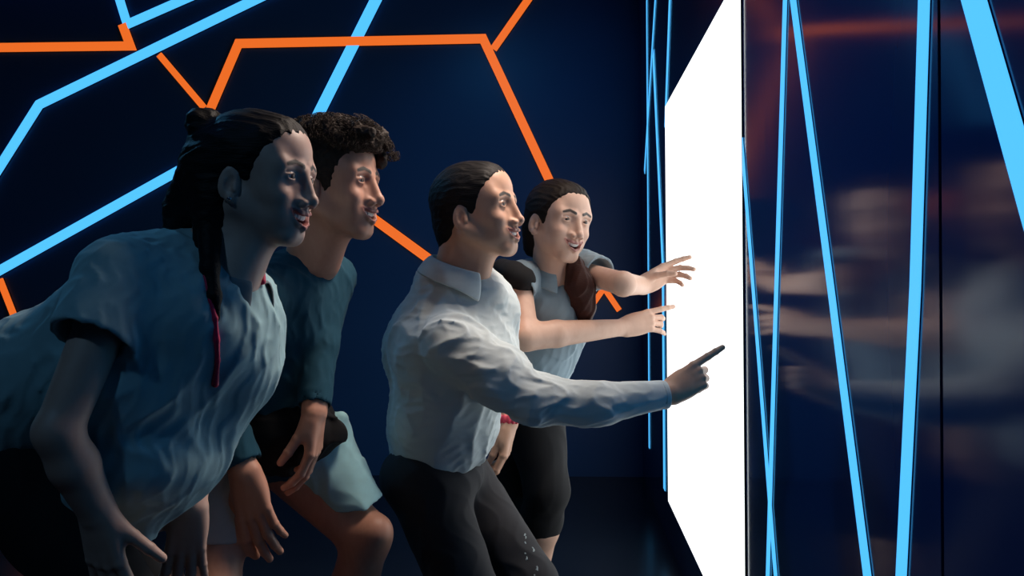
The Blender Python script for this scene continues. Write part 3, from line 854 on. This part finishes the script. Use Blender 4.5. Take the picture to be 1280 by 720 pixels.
# ================================================================== 3 pullover wearer pointing at the screen
def person3():
    base = np.array([*P(560, 700, 2.1)[:2], 0])
    t = empty('person', base, 'person in pale grey collared pullover and charcoal trousers, pointing at the screen', 'person')
    h = Frame(P(596, 261, 2.05), V(.915, .08, -.38), V(-.06, 1, 0), 1.03)
    F = Field(); head(F, h, jaw=1.12, smile=1.0, open_=.85, squint=.85, nose=.88)
    F.cone(h.w(-.030, 0, -.050), P(568, 352, 2.09), .056, .058, .03)
    F.cone(h.w(.010, 0, -.085), P(592, 347, 2.06), .034, .040, .03)
    torso_ell(F, 572, 440, 2.1, 58, 60, .11); px_cone(F, (570, 440, 2.1), (545, 570, 2.12), 52, 50, .05)
    el, wr = P(668, 500, 1.93), P(838, 491, 1.98)
    F.cone(P(570, 430, 1.95), el, .045, .038, .02); F.cone(el, wr, .036, .026, .012)
    tp = hand(F, wr, V(.84, .50, .08), V(.10, -.30, .95), V(-.5, .85, 0), .95, ((4, 3, 2), (62, 78, 45), (68, 80, 45), (72, 80, 45)), (.02, 0, -.02, -.05), (.85, .15, .55, 25, 25), 1.0)
    el2, wr2 = P(636, 452, 2.40), P(636, 528, 2.30)
    F.cone(P(620, 385, 2.25), el2, .045, .037, .02); F.cone(el2, wr2, .036, .026, .012)
    hand(F, wr2, V(-.12, -1, 0), V(-.9, -.1, .2), V(.2, 0, -1), 1.0, ((18, 22, 12), (20, 24, 12), (22, 26, 12), (24, 28, 12)), (.06, .02, -.02, -.06), (.95, .15, .25, 5, 10), 1.0)
    hip1, kn1 = P(530, 600, 2.06), P(592, 765, 1.95)
    hip2, kn2 = P(572, 600, 2.20), P(664, 728, 2.12)
    a1 = np.array([*P(520, 800, 2.1)[:2], .09]); a2 = np.array([*P(625, 800, 2.3)[:2], .09])
    leg_down(F, hip1, kn1, a1, .075, .055, .05, .036); leg_down(F, hip2, kn2, a2, .075, .055, .05, .036)
    F.cone(a1, a1-Z3*.03, .036, .03, .02); F.cone(a2, a2-Z3*.03, .036, .03, .02)
    body(F, t, base, [(h.w(.01, 0, -.02), .16, RHD), (wr+V(.8, .4, 0)*.08, .115, RH), (wr2-Z3*.07, .115, RH)],
         tone_fn(h, np.array([.70, .40, .27]), open_=.85, smile=1.0, lips=(.50, .22, .18)))
    eyes(h, t, base, look=(0, .05)); teeth(h, t, base, smile=1.0)
    H = hair_cap(h, .006, hl=-.002); H.cone(h.w(-.075, 0, -.03), h.w(-.070, 0, -.085), .035, .030, .03)
    H.disp(folds(5, .0010, 230, h.f, .12)); build('hair', H, .0028, HAIRB, t, base)
    S = Field()
    torso_ell(S, 567, 440, 2.10, 82, 84, .16, 0); torso_ell(S, 556, 515, 2.10, 68, 68, .15)
    px_cone(S, (556, 372, 2.10), (522, 440, 2.12), 40, 40, .05); px_cone(S, (600, 375, 2.14), (612, 400, 2.20), 38, 38, .05)
    px_cone(S, (550, 540, 2.1), (548, 575, 2.1), 62, 60, .04)
    px_cone(S, (552, 352, 2.10), (598, 362, 2.12), 30, 26, .04); px_cone(S, (604, 370, 2.08), (622, 388, 2.10), 26, 26, .04); px_cone(S, (586, 366, 2.05), (612, 374, 2.06), 20, 18, .03)
    S.plane(P(552, 584, 2.1), V(.12, -1, .05), .03)
    S.cone(h.w(.03, 0, -.09), P(600, 331, 2.02), .045, .020, .012, 's')
    S.disp(folds(41, .0034, 45, V(.6, 1, 0), .45))
    Q = Field(); sh = P(566, 430, 1.97)
    Q.chain([sh, P(622, 470, 1.94), el, P(750, 505, 1.94)], [.078, .068, .056, .050], .03)
    Q.disp(folds(42, .0040, 50, V(.3, 1, 0), .8))
    cf = P(832, 493, 1.975); dd = nrm(cf-P(750, 505, 1.94)); G = Field(); G.cone(P(745, 505, 1.94), cf+dd*.03, .050, .030, .02); G.plane(cf, dd, .003); G.cone(cf-dd*.02, cf+dd*.05, .028, .03, .003, 's')
    Q.add(G, .02)
    S.add(Q, .012)
    S.chain([P(632, 440, 2.38), P(636, 505, 2.33)], [.052, .045], .02)
    S.disp(folds(43, .0012, 130, V(1, .2, 0), .3))
    shirt = build('pullover', S, RC, T_LIGHT, t, base)
    collar('collar', P(574, 345, 2.075), nrm(h.w(-.02, 0, -.05)-P(570, 356, 2.08)), h.f, .074, .030, .55, T_LIGHT, shirt, base, fold=.046)
    K = Field(); K.chain([P(826, 494, 1.972)-dd*.0, P(832, 493.2, 1.975)], [.0345, .0335], .004); K.plane(cf+dd*.002, dd, .002); K.plane(cf-dd*.012, -dd, .002)
    K.cone(cf-dd*.03, cf+dd*.03, .0285, .0285, .002, 's'); build('cuff', K, .0022, T_LIGHT, shirt, base)
    W = Field(); c = wr2+Z3*.012; 
    for w in np.linspace(0, 2*math.pi, 17)[:-1]:
        W.ell(c+RT*.030*math.cos(w)+FW*.028*math.sin(w), (.007, .007, .014), None, .004)
    build('wristband', W, .0025, PINK, t, base)
    T = Field(); torso_ell(T, 541, 592, 2.12, 64, 42, .15)
    leg_down(T, hip1, kn1, a1+Z3*.05, .095, .072, .068, .05, .04); leg_down(T, hip2, kn2, a2+Z3*.05, .092, .066, .062, .05, .03)
    T.disp(folds(45, .0014, 55, V(.4, -1, 0), .4)); tr = build('trousers', T, RC, CHAR, t, base)
    rs = np.random.RandomState(2); K = Field()
    for i in range(16):
        x = 664+rs.uniform(-8, 7)+(i-8)*.8; y = 668+i*3.4; q = hit(T, x, y, 1.8, 2.5, -.001); q2 = hit(T, x+rs.uniform(-6, 6), y+rs.uniform(3, 8), 1.8, 2.5, -.001); K.cone(q, q2, .003, .0015, .001)
    build('leg_print', K, .0018, SCUFF, tr, base)
    for a in (a1, a2): shoe('shoe', a, RT, SHOE, SOLE, t, base)

# ================================================================== 4 girl at the back reaching with both hands
def person4():
    base = np.array([*P(660, 690, 2.6)[:2], 0])
    t = empty('person', base, 'person with red-brown ponytail and slate polo shirt at the back, both hands out', 'person')
    h = Frame(P(698, 274, 2.42), V(.56, -.12, -.82), V(.13, 1, 0), 1.0)
    F = Field(); head(F, h, smile=1.15, open_=.8, squint=.6, nose=.95, jaw=.97)
    F.cone(h.w(-.028, 0, -.050), P(690, 350, 2.48), .050, .056, .03)
    F.cone(h.w(.005, 0, -.085), P(693, 350, 2.45), .034, .046, .03)
    torso_ell(F, 688, 405, 2.53, 30, 45, .09); px_cone(F, (684, 410, 2.53), (658, 530, 2.62), 28, 32, .05)
    el, wr = P(657, 421, 2.32), P(781, 409, 2.45)
    F.cone(P(650, 356, 2.40), el, .034, .037, .02); F.cone(el, el+(wr-el)*.3, .040, .038, .015); F.cone(el+(wr-el)*.3, wr, .038, .0235, .01)
    hand(F, wr, V(.95, .24, .10), V(.12, -.22, .95), V(-.2, 1, 0), .92, ((2, 10, 8), (34, 34, 16), (38, 38, 18), (22, 30, 15)), (.0, -.06, -.12, -.40), (.9, .25, .6, 5, 10), .95)
    el2, wr2 = P(779, 355, 2.32), P(803, 357, 2.50)
    F.cone(P(733, 342, 2.53), el2, .032, .033, .02); F.cone(el2, wr2, .034, .026, .012)
    hand(F, wr2, V(.86, .45, .12), V(.35, -.35, -.85), V(-.4, .9, 0), .92, ((12, 10, 6), (30, 26, 12), (38, 32, 14), (44, 36, 16)), (.02, -.02, -.05, -.10), (.80, .2, .70, 5, 10), .95)
    hip1, kn1 = P(668, 530, 2.58), P(684, 612, 2.50)
    hip2, kn2 = P(640, 530, 2.70), P(650, 640, 2.62)
    a1 = np.array([*P(662, 745, 2.66)[:2], .09]); a2 = np.array([*P(630, 745, 2.85)[:2], .09])
    leg_down(F, hip1, kn1, a1, .075, .052, .05, .033); leg_down(F, hip2, kn2, a2, .075, .052, .05, .033)
    F.cone(a1, a1-Z3*.03, .033, .03, .02); F.cone(a2, a2-Z3*.03, .033, .03, .02)
    body(F, t, base, [(h.w(.01, 0, -.02), .15, RHD), (wr+V(1, .2, 0)*.08, .115, RH), (wr2+V(1, .4, 0)*.07, .115, RH)],
         tone_fn(h, np.array([.76, .48, .36]), open_=.8, smile=1.15, lips=(.55, .24, .20)))
    eyes(h, t, base, look=(-.1, 0)); teeth(h, t, base, smile=1.15)
    H = hair_cap(h, .008, hl=.001)
    px_cone(H, (672, 285, 2.46), (668, 308, 2.48), 18, 14, .03)
    H.disp(folds(5, .0012, 210, h.f, .12)); hair = build('hair', H, .0028, HAIRD, t, base)
    Q = Field(); px_cone(Q, (700, 322, 2.50), (718, 336, 2.46), 14, 15, .02); Q.chain([P(718, 334, 2.42), P(725, 358, 2.41), P(731, 385, 2.425), P(730, 408, 2.44)], [.030, .038, .032, .014], .02)
    Q.disp(folds(6, .004, 95, V(.2, 1, 0), .10)); build('ponytail', Q, .0028, HAIRR, t, base)
    S = Field()
    torso_ell(S, 690, 395, 2.52, 48, 66, .13); torso_ell(S, 674, 450, 2.54, 42, 52, .14, -6); px_cone(S, (700, 360, 2.5), (692, 440, 2.5), 30, 16, .04)
    px_cone(S, (660, 350, 2.47), (735, 342, 2.57), 26, 24, .04)
    S.plane(P(672, 482, 2.54), V(.1, -1, 0), .01)
    S.cone(h.w(.02, 0, -.09), P(697, 352, 2.38), .040, .022, .01, 's')
    S.disp(folds(51, .0034, 50, V(.4, 1, 0), .4))
    sleeve(S, P(652, 348, 2.41), P(646, 362, 2.37), .054, .052, .02, hollow=.046)
    sleeve(S, P(728, 334, 2.55), P(750, 342, 2.46), .056, .050, .02, hollow=.042)
    S.disp(folds(52, .0010, 130, V(.3, 1, 0), .3))
    shirt = build('polo_shirt', S, RC, T_DENIM, t, base)
    K = Field(); K.chain([P(628, 336, 2.42), P(642, 343, 2.375), P(655, 350, 2.37), P(662, 356, 2.38)], [.030, .037, .034, .014], .01); build('shoulder_flap', K, .003, BLACK, shirt, base)
    collar('collar', P(689, 340, 2.475), nrm(h.w(-.02, 0, -.05)-P(690, 352, 2.48)), h.f, .064, .022, .50, T_DENIM, shirt, base, fold=.040)
    T = Field(); torso_ell(T, 660, 510, 2.62, 38, 36, .13)
    leg_down(T, hip1, kn1, a1+Z3*.08, .098, .062, .058, .047, .04); leg_down(T, hip2, kn2, a2+Z3*.08, .095, .06, .056, .045, .03)
    T.disp(folds(55, .0015, 40, V(.1, -1, 0), .4)); build('leggings', T, RC, BLACK, t, base)
    for a, kn in ((a1, kn1), (a2, kn2)):
        d = nrm(kn-a); O = Field(); O.cone(a+d*.085, a+d*.090, .042, .042, .004); O.plane(a+d*.097, d, .002); O.plane(a+d*.080, -d, .002); build('sock_band', O, .003, ORSOCK, t, base)
        O = Field(); O.cone(a, a+d*.08, .038, .042, .01); O.plane(a+d*.08, d, .003); build('sock', O, .004, BLACK, t, base)
        shoe('shoe', a, RT, SHOE, SOLE, t, base)
person1()
person2()
person3()
person4()
# ------------------------------------------------------------------ added spot lights above the frame, not known fixtures of the hall
cA = P(600, 300, 2.1)
CY = (.30, .72, 1.0)
spot((-1.3, -.4, 2.9), P(330, 420, 1.8), 17, (.26, .60, 1.0), 60)  # added cool fill on the shirts from the camera side
spot((-2.4, 2.9, 2.9), P(250, 380, 1.6), 40, (.14, .55, 1.0), 60)  # added blue backlight from behind the group
spot((.30, 2.05, 2.3), P(470, 300, 1.9), 120, (1, .84, .72), 80, rad=.3)  # added warm key, strengthens the screen's light on faces
spot((-1.9, 1.6, 2.95), (D_WALL, 1.25, 2.05), 40, (.05, .28, 1), 62)  # added blue wash to tint the upper right wall
spot((-.6, 3.2, 2.9), on_back(700, 350), 10, (.06, .42, 1), 90)  # added weak blue wash lifting the back wall
